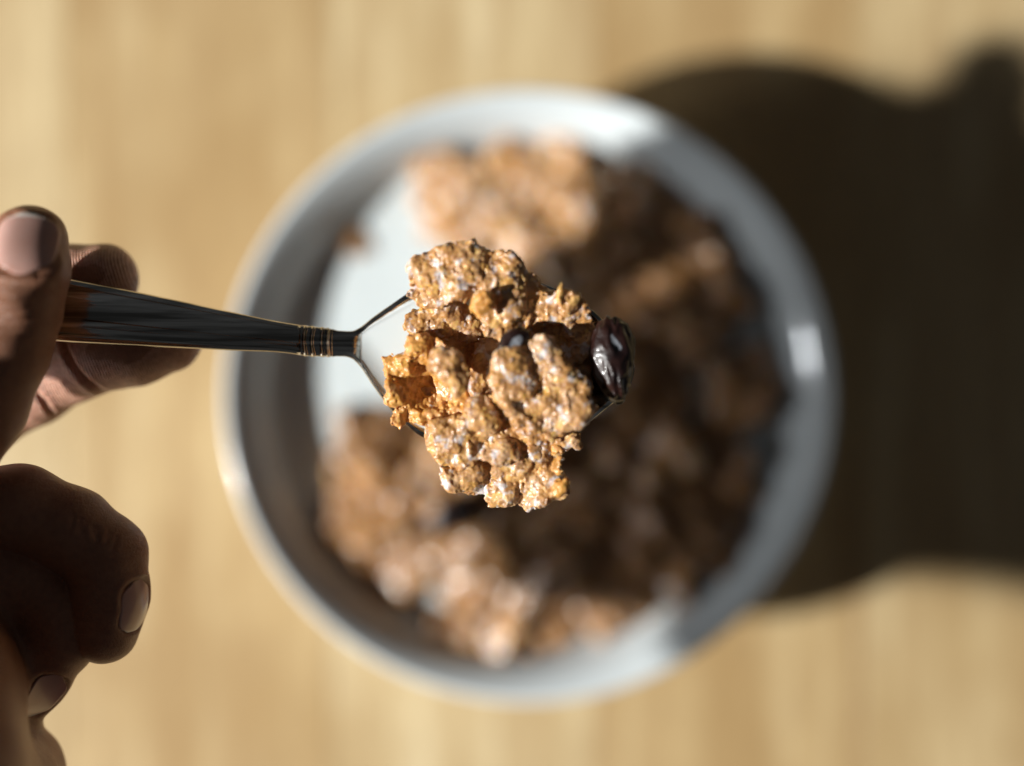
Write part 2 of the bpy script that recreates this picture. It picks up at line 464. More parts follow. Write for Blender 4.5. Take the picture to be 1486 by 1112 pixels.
    for (ox, oy, oz, oa, o1, o2, o3) in oats:
        dx, dy, dz = V[:, 0] - ox, V[:, 1] - oy, V[:, 2] - oz; ca, sa = math.cos(oa), math.sin(oa)
        q = np.sqrt(((dx * ca + dy * sa) / o1) ** 2 + ((dy * ca - dx * sa) / o2) ** 2 + (dz / o3) ** 2)
        oat = np.maximum(oat, np.clip((1.25 - q) / 0.15, 0, 0.5))
    vx, vy, vz = V[:, 0] + so[0], V[:, 1] + so[1], V[:, 2] + so[2]
    w1, id1 = worley(vx / 2.9, vy / 2.9, vz / 2.9); w2, id2 = worley(vx / 1.9, vy / 1.9, vz / 1.9)
    pit = np.clip(w1 - 0.35, 0, 1) + 0.3 * np.clip(w2 - .4, 0, 1)
    return V, F, {'oat': oat, 'crumb': np.clip(0.5 + 1.0 * (0.35 * id1 + 0.65 * id2 - 0.5), 0, 1), 'pit': pit}

def spoon_flake(px, z0, label, seed, tilt=(0, 0), cup=0.0, fold=1.9, thick=0.72, mat=CEREAL, nblob=45, vox=0.21, bump_at=(), edge=1.0, blob_r=(0.8, 2.1)):
    poly = np.array([P(a, b, z0)[:2] for a, b in px]); c = poly.mean(0); R = np.abs(poly - c).max()
    def mid(X, Y):
        dx, dy = X - c[0], Y - c[1]
        f = z0 + tilt[0] * dx + tilt[1] * dy + cup * (dx * dx + dy * dy) / R ** 2 + fold * noise3(X / 6.5 + seed, Y / 6.5, seed * 1.7)
        for bx, by, amp, rad in bump_at:
            q = P(bx, by, z0); f = f + amp * np.exp(-((X - q[0]) ** 2 + (Y - q[1]) ** 2) / rad ** 2)
        return f
    V, F, at = flake_sdf_mesh(poly, mid, thick, seed, vox, nblob, edge=edge, blob_r=blob_r)
    o = link('bran_flake', mesh_np('bran_flake', V, F, attrs=at), mat)
    return tag(o, label, 'bran flake', 'bran flakes heaped on the spoon')

spoon_flake([(593, 428), (596, 402), (604, 382), (625, 366), (655, 353), (685, 354), (705, 363), (732, 364), (762, 380), (770, 402), (752, 424), (728, 440), (700, 446), (665, 436), (640, 444), (618, 448), (600, 442)],
            139.0, 'broad pale brown milk-wet flake at the top of the spoonful', 11, tilt=(0.05, 0.10), cup=-1.6, fold=1.2, nblob=75)
spoon_flake([(690, 438), (704, 414), (740, 398), (782, 403), (806, 426), (798, 448), (772, 462), (764, 486), (744, 496), (716, 488), (694, 478), (702, 458)],
            138.5, 'golden flake with milk streaks in the upper middle of the spoonful, above the small raisin', 12, tilt=(-0.10, 0.12), cup=-1.5, nblob=50)
spoon_flake([(758, 452), (778, 438), (800, 430), (812, 420), (830, 422), (846, 442), (853, 456), (866, 472), (863, 502), (852, 524), (828, 540), (800, 532), (784, 508), (764, 492)],
            135.0, 'shaded brown flake between the large raisin and the top of the heap', 13, tilt=(0.02, 0.16), cup=2.6, fold=1.8, nblob=40, bump_at=[(822, 432, 3.0, 3.4)])
spoon_flake([(598, 458), (622, 440), (662, 434), (688, 446), (702, 470), (680, 492), (646, 500), (612, 502), (596, 486)],
            134.5, 'small lumpy flake left of centre, under the broad top flake', 14, cup=-1.5, nblob=40)
spoon_flake([(718, 520), (736, 503), (754, 498), (766, 500), (776, 488), (802, 487), (812, 505), (816, 530), (838, 535), (856, 556), (861, 588), (846, 602), (838, 618), (812, 630), (786, 622), (762, 606), (736, 594), (712, 578), (716, 548)],
            141.8, 'large knobbly flake with two ridges, nearest the camera, left of the large raisin', 15, tilt=(-0.04, 0.04), cup=-1.2, fold=1.5, nblob=95,
            bump_at=[(795, 505, 1.0, 3.5), (835, 570, 1.2, 4.0)], thick=1.0)
spoon_flake([(556, 520), (566, 513), (580, 524), (592, 520), (586, 503), (594, 490), (622, 486), (644, 496), (658, 520), (674, 556), (686, 590), (672, 606), (640, 614), (610, 614), (592, 606), (580, 623), (568, 616), (570, 600), (582, 590), (560, 585), (566, 566), (560, 545)],
            134.5, 'curled amber flake at the left edge of the spoonful with a dark hollow', 16, tilt=(0.0, 0.05), cup=2.2, fold=1.0, thick=0.8, mat=CEREAL_WARM, nblob=48,
            bump_at=[(628, 572, -3.2, 5.0), (572, 560, 1.8, 3.0), (600, 505, 2.0, 3.5)], blob_r=(0.6, 1.5))
spoon_flake([(620, 520), (636, 510), (658, 511), (676, 524), (684, 545), (680, 562), (668, 566), (650, 554), (634, 542), (620, 534)],
            141.5, 'small round flap-like flake standing over the amber hollow', 17, tilt=(0.18, -0.12), cup=-1.0, fold=0.6, nblob=32, thick=0.8, mat=CEREAL_DRY, blob_r=(0.6, 1.5))
spoon_flake([(614, 626), (622, 612), (650, 606), (676, 604), (684, 590), (704, 588), (714, 604), (712, 626), (736, 640), (762, 650), (752, 670), (722, 672), (700, 666), (672, 678), (642, 674), (622, 654)],
            137.0, 'lumpy flake with a round knob, lower left of the spoonful', 18, tilt=(0.05, 0.05), cup=-1.2, nblob=60, bump_at=[(696, 604, 2.6, 2.2), (646, 618, 1.5, 2.6)])
spoon_flake([(640, 676), (664, 668), (700, 668), (722, 672), (744, 652), (764, 640), (790, 622), (806, 628), (806, 646), (820, 655), (814, 674), (821, 690), (814, 722), (800, 720), (782, 736), (760, 731), (722, 722), (662, 713), (650, 700), (654, 690)],
            135.0, 'angular toasted flake hanging lowest off the spoon edge', 19, tilt=(0.02, 0.02), cup=0.6, fold=1.2, nblob=80,
            bump_at=[(755, 680, 2.2, 3.0), (690, 690, 1.8, 2.6), (806, 690, 1.8, 1.8), (725, 695, -1.6, 2.4)], thick=0.9)
spoon_flake([(742, 596), (772, 612), (800, 622), (828, 602), (846, 612), (840, 630), (822, 640), (806, 650), (780, 646), (756, 634), (738, 616)],
            136.6, 'narrow flake edge with a milk bead tucked under the large front flake', 20, tilt=(0, 0.05), nblob=34, cup=-0.6, thick=0.9)
spoon_flake([(700, 604), (722, 588), (748, 600), (772, 622), (796, 640), (788, 662), (760, 668), (732, 656), (708, 636)],
            136.2, 'middle flake below the front flake and right of the round knob', 21, tilt=(0.05, -0.05), nblob=42, cup=-1.0)
spoon_flake([(612, 470), (700, 468), (790, 470), (850, 498), (858, 560), (840, 612), (800, 634), (740, 646), (660, 630), (616, 600), (600, 540)],
            130.5, 'dark soaked flake at the bottom of the heap, glimpsed in the gaps', 22, tilt=(0.02, 0.0), nblob=90, cup=1.0, vox=0.34, thick=1.2, mat=CEREAL_DRY)
spoon_flake([(688, 500), (712, 486), (728, 500), (724, 530), (716, 560), (722, 588), (704, 592), (690, 570), (686, 534)],
            135.8, 'narrow golden flake in the middle, beside the small raisin', 23, tilt=(0.0, 0.0), nblob=30, cup=-1.0, blob_r=(0.6, 1.6))

for px_, z_, sd_, tl_, lab_ in [
    ([(799, 652), (812, 648), (818, 668), (815, 692), (818, 712), (811, 727), (802, 722), (800, 690)], 138.6, 31, (0.5, 0.0), 'thin golden upright shard at the lower right corner of the spoonful'),
    ([(722, 500), (735, 497), (731, 520), (724, 545), (719, 572), (711, 566), (714, 530)], 141.0, 32, (-0.5, 0.1), 'thin golden sliver along the left edge of the large front flake'),
    ([(733, 590), (760, 602), (800, 621), (836, 610), (842, 618), (802, 634), (757, 618), (732, 602)], 140.6, 33, (0.0, 0.45), 'long thin golden sliver under the large front flake'),
    ([(808, 424), (824, 418), (836, 428), (840, 446), (828, 458), (814, 446)], 140.2, 34, (-0.3, 0.5), 'upturned brown shard at the upper right, left of the large raisin'),
    ([(690, 436), (704, 426), (716, 434), (712, 452), (698, 462), (689, 452)], 142.4, 35, (0.2, 0.2), 'small shiny orange chip in the upper middle of the spoonful')]:
    spoon_flake(px_, z_, lab_, sd_, tilt=tl_, fold=0.5, thick=0.5, nblob=8, edge=0.6, blob_r=(0.5, 0.9), vox=0.19, mat=CEREAL_WARM if sd_ in (31, 35) else CEREAL_DRY)

# raisins
def raisin_mesh(c, a, b, h, ang, seed, vox=0.25, wr=1.0):
    """wrinkled ellipsoid, long axis a in direction ang"""
    rs = np.random.RandomState(seed); so = rs.uniform(0, 40, 3)
    R = max(a, b) + 2
    g = np.arange(-R, R, vox, dtype=np.float32); gz = np.arange(-h - 2, h + 2, vox, dtype=np.float32)
    X, Y, Z = np.meshgrid(g, g, gz, indexing='ij')
    u = X * math.cos(ang) + Y * math.sin(ang); v = -X * math.sin(ang) + Y * math.cos(ang)
    v = v + 0.05 * u * u / a
    q = np.sqrt((u / a) ** 2 + (v / (b * (1 + 0.22 * u / a))) ** 2 + (Z / h) ** 2)
    D = (q - 1) * min(a, b, h)
    rid = noise3(u / 7 + so[0], v / 1.9 + so[1] + 0.6 * noise3(u / 4, v / 4, Z / 4), Z / 1.9 + so[2])
    D = D + wr * (0.85 * np.abs(rid) ** 0.8 + 0.3 * noise3(u / 2.2, v / 2.2, Z / 2.2 + so[1])) - 0.25
    D[0] = D[-1] = 1; D[:, 0] = D[:, -1] = 1; D[:, :, 0] = D[:, :, -1] = 1
    V, F = surface_nets(D.astype(np.float32), (g[0], g[0], gz[0]), vox)
    uu = V[:, 0] * math.cos(ang) + V[:, 1] * math.sin(ang); vv = -V[:, 0] * math.sin(ang) + V[:, 1] * math.cos(ang)
    rid = noise3(uu / 7 + so[0], vv / 1.9 + so[1] + 0.6 * noise3(uu / 4, vv / 4, V[:, 2] / 4), V[:, 2] / 1.9 + so[2])
    pit = np.clip(np.abs(rid) * 1.6, 0, 1)
    return V + np.asarray(c), F, {'pit': pit}
V, F, at = raisin_mesh(P(889, 523, 137.5), 9.6, 4.9, 4.4, math.radians(94), 3, wr=0.75)
tag(link('raisin', mesh_np('raisin', V, F, attrs=at), RAISIN), 'large glossy dark raisin with milk streaks at the tip of the spoon', 'raisin')
V, F, at = raisin_mesh(P(741, 502, 141.6), 4.8, 2.5, 2.2, math.radians(52), 5, vox=0.2, wr=0.6)
tag(link('raisin', mesh_np('raisin', V, F, attrs=at), RAISIN), 'small dark raisin wedged between flakes in the middle of the spoonful', 'raisin')

# ---------------------------------------------------------------- spoon
XS = [-270, -230, -130, 80, 200, 330, 425, 437, 480, 490, 500, 510, 520, 540, 570, 610, 655, 700, 745, 785, 825, 850, 880, 905, 921]
CY = [405, 410, 424, 448.5, 463, 480, 492, 494, 497.5, 498.5, 499, 500.5, 503, 510, 519, 524, 526, 527, 528.5, 530, 530, 529.5, 531, 534, 536]
HW = [20, 40, 49, 46.5, 39, 28.5, 21.8, 22, 20.5, 18.8, 18.6, 20, 26.5, 49, 79, 109, 126, 131.5, 129, 119, 102, 87, 62, 38, 0]
def spoon_line(x):
    x = np.asarray(x, float)
    cy = pchip(XS, CY, x)
    w = np.where(x > 830, np.sqrt(np.maximum(pchip(XS, np.array(HW, float) ** 2, x), 0)), pchip(XS, HW, x))
    rz = pchip([-270, -100, 40, 130, 300, 430, 500, 600, 760, 921], [148, 137, 131.9, 131.2, 130.6, 129.9, 128.6, 129.4, 131.6, 133.2], x)   # rim / top face height
    dp = pchip([-270, 492, 505, 520, 560, 620, 690, 770, 850, 900, 921], [0, 0, 0.35, 1.5, 4.2, 7.0, 8.6, 8.4, 6.2, 3.0, 0.6], x)
    return cy, w, rz, dp
def spoon_part(name, stations, kind, parent, nt=90):
    T = np.sin(np.linspace(-np.pi / 2, np.pi / 2, nt))           # across, dense at the edges
    cy, w, rz, dp = spoon_line(stations)
    top, bot = [], []
    for x, c, ww, z, d in zip(stations, cy, w, rz, dp):
        a = np.abs(T)
        bowlish = min(max((x - 495) / 30.0, 0), 1)
        al = max(0.55, 1 - 8.5 / max(ww, 1.0))
        zt_b = z - d * (1 - np.clip(a / al, 0, 1) ** 2.3) - 0.25 * np.clip((a - al) / (1 - al), 0, 1) ** 2
        zb_b = zt_b - 1.15 - 0.0 * a
        # handle: raised flat centre, a groove, a rounded rim
        tt = T + 0.10
        cen = 1.15 * (1 - (tt / 0.62) ** 2).clip(0, 1) + 0.16 * np.exp(-((tt - 0.30) / 0.05) ** 2) + 0.16 * np.exp(-((tt + 0.30) / 0.05) ** 2)
        rim = 0.60 * np.exp(-((a - 0.80) / 0.085) ** 2)
        drop = -0.5 * np.clip((a - 0.93) / 0.07, 0, 1) ** 2
        hs = ww / 40.0
        zt_h = z + (cen + rim + drop) * max(min(hs, 1.1), 0.65)
        if kind == 'neck': zt_h = z + 0.55 * (1 - a ** 2.2) - 0.5
        zb_h = z - 2.6 + 1.3 * a ** 2
        if kind == 'collar':
            ring = 0.0
            for rx in (441.5, 452.5, 467.0, 475.0):
                ring += np.exp(-((x - rx - 5.0 * (a * a) * (0.35 if rx > 460 else 0.6)) / 2.1) ** 2)
            ring = ring + 0.15
            zt_h = z + 0.9 * (1 - a ** 2.2) - 0.4 + 0.62 * ring
            ww = ww * (1 + 0.05 * float(np.max(ring)) - 0.03)
        zt = zt_h * (1 - bowlish) + zt_b * bowlish; zb = np.minimum(zb_h * (1 - bowlish) + zb_b * bowlish, zt - 0.25)
        e = (1 - a ** 24) * 0.6 + 0.4
        mid_ = (zt + zb) / 2; zt = mid_ + (zt - mid_) * e; zb = mid_ + (zb - mid_) * e
        for arr, zz in ((top, zt), (bot, zb)):
            dcam = CAMZ - z
            yy = (556 - (c + ww * T)) * dcam / FPX
            arr.append(np.stack([np.full(nt, (x - 743) * dcam / FPX), yy, zz], 1))
    ns = len(stations)
    V = np.concatenate([np.concatenate([t, b[::-1]]) for t, b in zip(top, bot)])   # closed ring per station
    n2 = 2 * nt; F = []
    for i in range(ns - 1):
        for j in range(n2):
            F.append((i * n2 + j, i * n2 + (j + 1) % n2, (i + 1) * n2 + (j + 1) % n2, (i + 1) * n2 + j))
    for i, fl in ((0, False), (ns - 1, True)):                  # end caps
        for j in range(nt - 1):
            q = (i * n2 + j, i * n2 + j + 1, i * n2 + n2 - 2 - j, i * n2 + n2 - 1 - j)
            F.append(q[::-1] if fl else q)
    return link(name, mesh_np(name, V, np.array(F)), STEEL, parent)
spoon = empty('spoon', P(700, 525, 124))
tag(spoon, 'polished steel spoon with ringed neck, heaped with flakes and held over the bowl', 'spoon')
tip = 921 - (921 - 830) * (1 - np.linspace(0, 1, 34)) ** 2
spoon_part('spoon_bowl', np.concatenate([np.linspace(481.5, 560, 44), np.linspace(564, 826, 60), tip]), 'neck', spoon)
spoon_part('collar', np.linspace(436.5, 481.5, 110), 'collar', spoon)
endc = -270 + 50 * np.linspace(0, 1, 12) ** 2
spoon_part('handle', np.concatenate([endc, np.linspace(-214, 436.5, 90)]), 'handle', spoon)

# milk lying in the spoon: level surface inside the bowl of the spoon
ML = 128.45
st = np.linspace(523, 850, 120); cyy, ww, rz, dp = spoon_line(st)
rows_t, rows_b = [], []
for x, c, w_, z, d in zip(st, cyy, ww, rz, dp):
    q = 1 - (z - ML) / max(d, 1e-3)
    if q <= 0.01: continue
    tm = min(q, 1) ** (1 / 2.3)
    s = np.linspace(-1, 1, 41); al = max(0.55, 1 - 8.5 / max(w_, 1.0)); T = s * min(tm * 1.004, 0.985) * al
    dc = CAMZ - z
    Xw = np.full(41, (x - 743) * dc / FPX); Yw = (556 - (c + w_ * T)) * dc / FPX
    zi = z - d * (1 - np.clip(np.abs(T) / al, 0, 1) ** 2.3)
    rows_t.append(np.stack([Xw, Yw, ML + 0.35 * np.clip((np.abs(s) - 0.90) / 0.10, 0, 1) ** 2], 1))
    rows_b.append(np.stack([Xw, Yw, np.minimum(zi - 0.1, ML - 0.02)], 1))
V = np.concatenate([np.concatenate([t_, b_[::-1]]) for t_, b_ in zip(rows_t, rows_b)]); n2 = 82; ns = len(rows_t)
F = [(i * n2 + j, i * n2 + (j + 1) % n2, (i + 1) * n2 + (j + 1) % n2, (i + 1) * n2 + j) for i in range(ns - 1) for j in range(n2)]
for i, fl in ((0, False), (ns - 1, True)):
    for j in range(40):
        q = (i * n2 + j, i * n2 + j + 1, i * n2 + n2 - 2 - j, i * n2 + n2 - 1 - j); F.append(q[::-1] if fl else q)
sm_ = link('milk', mesh_np('milk', V, np.array(F)), MILK)
tag(sm_, 'white milk lying in the spoon beside the flakes, at the neck end', 'milk')

# ---------------------------------------------------------------- flakes and raisins in the bowl
protos = []
for s in range(7):
    rs = np.random.RandomState(100 + s)
    n = 11; a = np.sort(rs.uniform(0, 2 * np.pi, n)); r = rs.uniform(7.0, 11.5, n); asp = rs.uniform(0.7, 1.0)
    poly = np.stack([r * np.cos(a), asp * r * np.sin(a)], 1)
    cup, fo = rs.uniform(-3, 3.5), rs.uniform(1.2, 2.4)
    V, F, at = flake_sdf_mesh(poly, lambda X, Y: cup * (X * X + Y * Y) / 100 + fo * noise3(X / 6 + s, Y / 6, s * 3.1), 1.1, 200 + s, 0.62, 40, blob_r=(1.4, 2.8), rim=0.7)
    me = mesh_np('bran_flake', V, F, attrs=at); me.materials.append(CEREAL_SOAKED); protos.append(me)
milky = []
for me in protos:
    me = me.copy(); me.name = 'bran_flake'; me.materials.clear(); me.materials.append(CEREAL); milky.append(me)
spots = {
    'brown flake in the sunlit heap at the top of the bowl': [(650, 262), (700, 290), (752, 256), (815, 250), (672, 318), (735, 322), (790, 300), (845, 288), (715, 360), (770, 372), (820, 350), (870, 340)],
    'dark brown flake in the half-shaded heap at the upper right of the bowl': [(905, 290), (950, 285), (975, 325), (920, 345), (1010, 350), (1035, 395), (985, 395), (930, 410), (870, 400), (900, 450), (960, 455), (1040, 445), (995, 490)],
    'flake in deep shade at the right of the bowl': [(1070, 545), (930, 520), (1058, 610), (960, 590), (1040, 640), (900, 620), (980, 660), (1058, 690), (1045, 750), (1010, 720), (940, 700), (880, 690), (1030, 790), (975, 770), (910, 770)],
    'flake along the lower right edge of the bowl heap, beside the milk': [(980, 830), (940, 850), (890, 840), (920, 885), (860, 880), (830, 820), (870, 800)],
    'brown flake at the bottom of the bowl heap': [(800, 905), (760, 880), (715, 900), (740, 935), (690, 860), (668, 925), (700, 938), (780, 840), (730, 830)],
    'golden flake in the sunlit heap at the lower left of the bowl': [(535, 640), (580, 650), (515, 700), (560, 705), (600, 720), (505, 745), (550, 765), (598, 775), (540, 800), (590, 820), (640, 795), (645, 680)],
    'flake in the middle of the bowl heap, below the spoon': [(700, 640), (760, 620), (830, 590), (860, 520), (800, 520), (840, 460), (690, 740), (740, 770), (800, 750), (850, 730), (760, 700), (820, 680), (700, 800), (650, 600), (740, 560), (780, 450)],
}
rnd = random.Random(5)
n = 0
for lab, pts in spots.items():
    for (px, py) in pts:
        cx_, cy_ = (px - 790) / 330.0, (py - 590) / 350.0
        top_ = 'top of the bowl' in lab
        hgt = 32.0 + (1.5 if top_ else 0) + 6.5 * max(0, 1 - (cx_ * cx_ + cy_ * cy_)) + rnd.uniform(-1.5, 3.0) * (0.4 if top_ else 1)
        p = P(px + rnd.uniform(-5, 5), py + rnd.uniform(-5, 5), hgt + TZ)
        o = bpy.data.objects.new('bran_flake', (milky if 'top of the bowl' in lab or n % 9 == 4 else protos)[n % 7]); n += 1
        COL.objects.link(o); o.location = Vector(p) * M
        ti = 0.22 if top_ else 0.5
        o.rotation_euler = (rnd.uniform(-ti, ti), rnd.uniform(-ti, ti), rnd.uniform(0, 6.28))
        sc = rnd.uniform(1.15, 1.45) if 'top of the bowl' in lab or 'golden' in lab else rnd.uniform(1.05, 1.35); o.scale = (sc, sc, sc)
        tag(o, lab, 'bran flake', lab.replace('flake', 'flakes', 1))
for (px, py, z, s, lab) in [(522, 352, 31.0, 0.55, 'small lone flake floating in milk at the left of the bowl'), (552, 862, 32.5, 0.6, 'small orange-brown flake against the lower left bowl wall')]:
    o = bpy.data.objects.new('bran_flake', protos[2]); COL.objects.link(o); o.location = Vector(P(px, py, z + TZ)) * M; o.scale = (s, s, s * 0.8)
    o.rotation_euler = (0.1, 0.05, 1.0); tag(o, lab, 'bran flake')
for (px, py, z, a_, lab) in [(655, 748, 40, 0.5, 'dark raisin in the lower middle of the bowl, left of the shadow')]:
    V, F, at = raisin_mesh(P(px, py, z + TZ), 9.0, 5.6, 5.2, a_, int(px), vox=0.6)
    tag(link('raisin', mesh_np('raisin', V, F, attrs=at), RAISIN), lab, 'raisin')

# ---------------------------------------------------------------- hand
def chain(pts): return [(P(a, b, z), r) for a, b, z, r in pts]
def mm(pts): return [(np.array(p[:3], float), p[3]) for p in pts]
W_ = lambda x, y, z, r: (np.array([x, y, z], float), r)
thumb = chain([(46, 350, 141, 8.0), (40, 392, 142, 8.8), (24, 450, 143, 9.4), (6, 508, 143.5, 9.6), (-34, 588, 144, 10.6), (-84, 656, 146, 11)]) + [W_(-140, -48, 164, 13.5), W_(-152, -88, 190, 19)]
index = chain([(150, 404, 119.6, 8.3), (95, 412, 119.2, 8.8), (10, 432, 118.5, 9.2)]) + [W_(-141, 10, 134, 9.6), W_(-156, -2, 156, 9.5), W_(-161, -18, 176, 10.5)]
middle = chain([(241, 490, 119.0, 8.6), (196, 502, 118.8, 9.2), (150, 511, 118, 9.0), (116, 526, 116, 8.5), (50, 560, 112.6, 9.1), (-26, 602, 111.5, 9.3)]) + [W_(-148, -36, 116, 10), W_(-166, -44, 146, 11), W_(-168, -30, 190, 13)]
ring = chain([(151, 914, 130, 7.8), (158, 868, 131, 8.3), (154, 806, 132, 8.9), (104, 769, 133, 9.3), (30, 737, 134.5, 9.5), (-50, 742, 138, 9.5)]) + [W_(-148, -34, 156, 10.5), W_(-165, -36, 188, 13)]
pinky = chain([(20, 1022, 128, 6.8), (48, 986, 129, 7.2), (88, 930, 130, 7.6), (84, 888, 130, 8.0), (38, 842, 131, 8.6), (-50, 820, 136, 9.5)]) + [W_(-144, -50, 154, 10), W_(-162, -56, 180, 12)]
palm = [W_(-161, -18, 176, 11), W_(-166, -28, 186, 14), W_(-166, -42, 190, 16), W_(-162, -62, 192, 18), W_(-154, -92, 196, 21), W_(-150, -112, 188, 21)]
thenar = chain([(-150, 1000, 160, 23), (-145, 1130, 168, 23)]) + [W_(-150, -104, 182, 20)]
ball = chain([(-84, 900, 140, 11), (-62, 1000, 143, 12), (-54, 1100, 150, 13)])
flesh = chain([(-20, 850, 124, 9), (-16, 950, 124, 9), (-40, 1060, 128, 10)])
side = [W_(-150, -56, 140, 15), W_(-160, -78, 136, 20), W_(-162, -98, 144, 21), W_(-154, -104, 180, 22)]  # unseen side of the hand, filled out to shade the bowl
wrist = [W_(-160, -92, 148, 19), W_(-146, -118, 154, 15), W_(-142, -142, 188, 15)]  # unseen wrist, bent low for its shadow on the bowl wall
heel = chain([(22, 1122, 126, 11.5), (-10, 1170, 138, 13), (-50, 1230, 156, 16)]) + [W_(-142, -114, 162, 15)]
arm = [palm[-1], W_(-142, -142, 192, 16), W_(-140, -178, 218, 19), W_(-126, -290, 280, 28)]
allp = [p for ch in (thumb, index, middle, ring, pinky, palm, thenar, side, wrist, ball, flesh, heel, arm) for p in ch]
lo = np.min([p[0] - p[1] - 4 for p in allp], 0); hi = np.max([p[0] + p[1] + 4 for p in allp], 0)
HV = 0.62
gx = [np.arange(lo[i], hi[i], HV, dtype=np.float32) for i in range(3)]
shape = tuple(len(g) for g in gx)
def cone_into(D, a, b, k):
    (pa, ra), (pb, rb) = a, b
    m0 = np.minimum(pa - ra, pb - rb) - 7; m1 = np.maximum(pa + ra, pb + rb) + 7
    s = tuple(slice(max(int((m0[i] - lo[i]) / HV), 0), max(int((m1[i] - lo[i]) / HV), 1)) for i in range(3))
    X, Y, Z = np.meshgrid(*[gx[i][s[i]] for i in range(3)], indexing='ij', sparse=True)
    e = (pb - pa).astype(np.float32); L = float(e @ e)
    t = np.clip(((X - pa[0]) * e[0] + (Y - pa[1]) * e[1] + (Z - pa[2]) * e[2]) / L, 0, 1)
    d = np.sqrt((X - pa[0] - t * e[0]) ** 2 + (Y - pa[1] - t * e[1]) ** 2 + (Z - pa[2] - t * e[2]) ** 2) - (ra + t * (rb - ra))
    D[s] = smin(D[s], d.astype(np.float32), k)
def chain_sdf(ch, k=2.0, D=None):
    if D is None: D = np.full(shape, 8.0, np.float32)
    for a, b in zip(ch[:-1], ch[1:]): cone_into(D, a, b, k)
    return D
palmD = chain_sdf(palm, 8.0); chain_sdf(thenar, 8.0, palmD); chain_sdf(side, 8.0, palmD); chain_sdf(wrist, 8.0, palmD); chain_sdf(ball, 8.0, palmD); chain_sdf(flesh, 4.0, palmD); chain_sdf(heel, 8.0, palmD); chain_sdf(arm, 8.0, palmD)
D = palmD.copy()
for ch in (thumb, index, middle, ring, pinky):
    D = np.minimum(D, smin(palmD, chain_sdf(ch, 2.5), 5.0))
del palmD
D[0] = D[-1] = 1; D[:, 0] = D[:, -1] = 1; D[:, :, 0] = D[:, :, -1] = 1
V, F = surface_nets(D, (gx[0][0], gx[1][0], gx[2][0]), HV)
del D
N = np.zeros_like(V); fn = np.cross(V[F[:, 2]] - V[F[:, 0]], V[F[:, 3]] - V[F[:, 1]])
for c in range(4): np.add.at(N, F[:, c], fn)
N /= np.linalg.norm(N, axis=1)[:, None] + 1e-9
nails = [  # centre px, normal, direction to the tip, length, width, radius of curvature, label
    (P(33, 352, 150.0), (-0.04, 0.10, 1.0), (0.02, 1, 0), 14.6, 14.4, 8.6, thumb[0][0]),
    (P(197, 880, 134.0), (0.84, 0.0, 0.54), (0.10, -1, 0), 13.0, 10.5, 7.4, ring[0][0]),
    (P(62, 1004, 133.0), (0.45, -0.25, 0.85), (-0.60, -0.78, 0), 12.0, 9.5, 6.6, pinky[0][0]),
]
frames = []
for c, nrm, u, L, W, R, ax in nails:
    nrm = np.array(nrm, float); nrm /= np.linalg.norm(nrm); u = np.array(u, float); u -= nrm * (u @ nrm); u /= np.linalg.norm(u)
    v = np.cross(u, nrm)
    # drop the nail's centre onto the finger surface along the normal
    rel = V - c; along = rel @ nrm; off = np.linalg.norm(rel - along[:, None] * nrm, axis=1)
    sel = (off < 1.6) & ((N @ nrm) > 0.3) & (np.abs(along) < 12)
    c = c + nrm * (along[sel].mean() if sel.any() else 0)
    rel = V - c; a = rel @ u; b = rel @ v; h = rel @ nrm
    facing = (h > -7) & (h < 4) & ((N @ nrm) > -0.1)
    flat_ = (np.where(b > 0, 0.046, 0.024) if W > 14 else 0.010) * np.clip((W / 2 + 3 - np.abs(b)) / 3, 0, 1) * np.clip((L / 2 + 4 - np.abs(a)) / 4, 0, 1) * b * b * (h > -7) * (h < 4) * ((N @ nrm) > -0.1)
    V += (flat_[:, None] * nrm).astype(np.float32)
    # distance to the nail's outline (rounded rectangle), negative inside
    qa = np.abs(a) - L / 2 + 4.2; qb = np.abs(b) - W / 2 + 4.2
    dn = np.hypot(np.maximum(qa, 0), np.maximum(qb, 0)) + np.minimum(np.maximum(qa, qb), 0) - 4.2
    prox = np.clip(0.75 - a / L * 0.9, 0, 1)
    dis = np.where(dn < 0, -0.55 * np.clip(-dn / 0.7, 0, 1), 0.45 * prox * np.exp(-((dn - 0.8) / 1.1) ** 2))
    V += (N * (dis * facing)[:, None]).astype(np.float32)
    rel = V - c; a = rel @ u; b = rel @ v; h = rel @ nrm
    q = facing & (dn < -0.5)
    A_ = lambda a, b: np.stack([np.ones_like(a), a, b, a * a, a * b, b * b, a ** 3, b ** 4], 1)
    co = np.linalg.lstsq(A_(a[q], b[q]), h[q], rcond=None)[0]
    frames.append((c, nrm, u, v, L, W, R, (lambda a, b, co=co: float(co @ np.array([1, a, b, a * a, a * b, b * b, a ** 3, b ** 4])))))
# creases
def crease(pts, depth, width):
    pts = [np.array(p, float) for p in pts]; D_ = np.full(len(V), 1e9); n_ = len(pts) - 1; T_ = np.zeros(len(V))
    for i in range(n_):
        p, q = pts[i], pts[i + 1]; e = (q - p)[:2]; t = np.clip(((V - p)[:, :2] @ e) / (e @ e), 0, 1)
        d = np.linalg.norm((V - p)[:, :2] - t[:, None] * e, axis=1); m = d < D_
        D_[m] = d[m]; T_[m] = (i + t[m]) / n_
    m = (N[:, 2] > 0.05) & (np.abs(V[:, 2] - pts[0][2]) < 13)
    fade = np.clip(np.minimum(T_, 1 - T_) * 6, 0.1, 1)
    prof_ = np.exp(-(D_ / width) ** 2) - 0.25 * np.exp(-((D_ - 2.2 * width) / width) ** 2)
    return (-(N * (depth * fade * prof_ * m)[:, None])).astype(np.float32)
V += crease([P(88, 480, 124), P(97, 508, 124), P(112, 532, 123), P(130, 552, 121), P(156, 574, 118)], 1.3, 0.75)
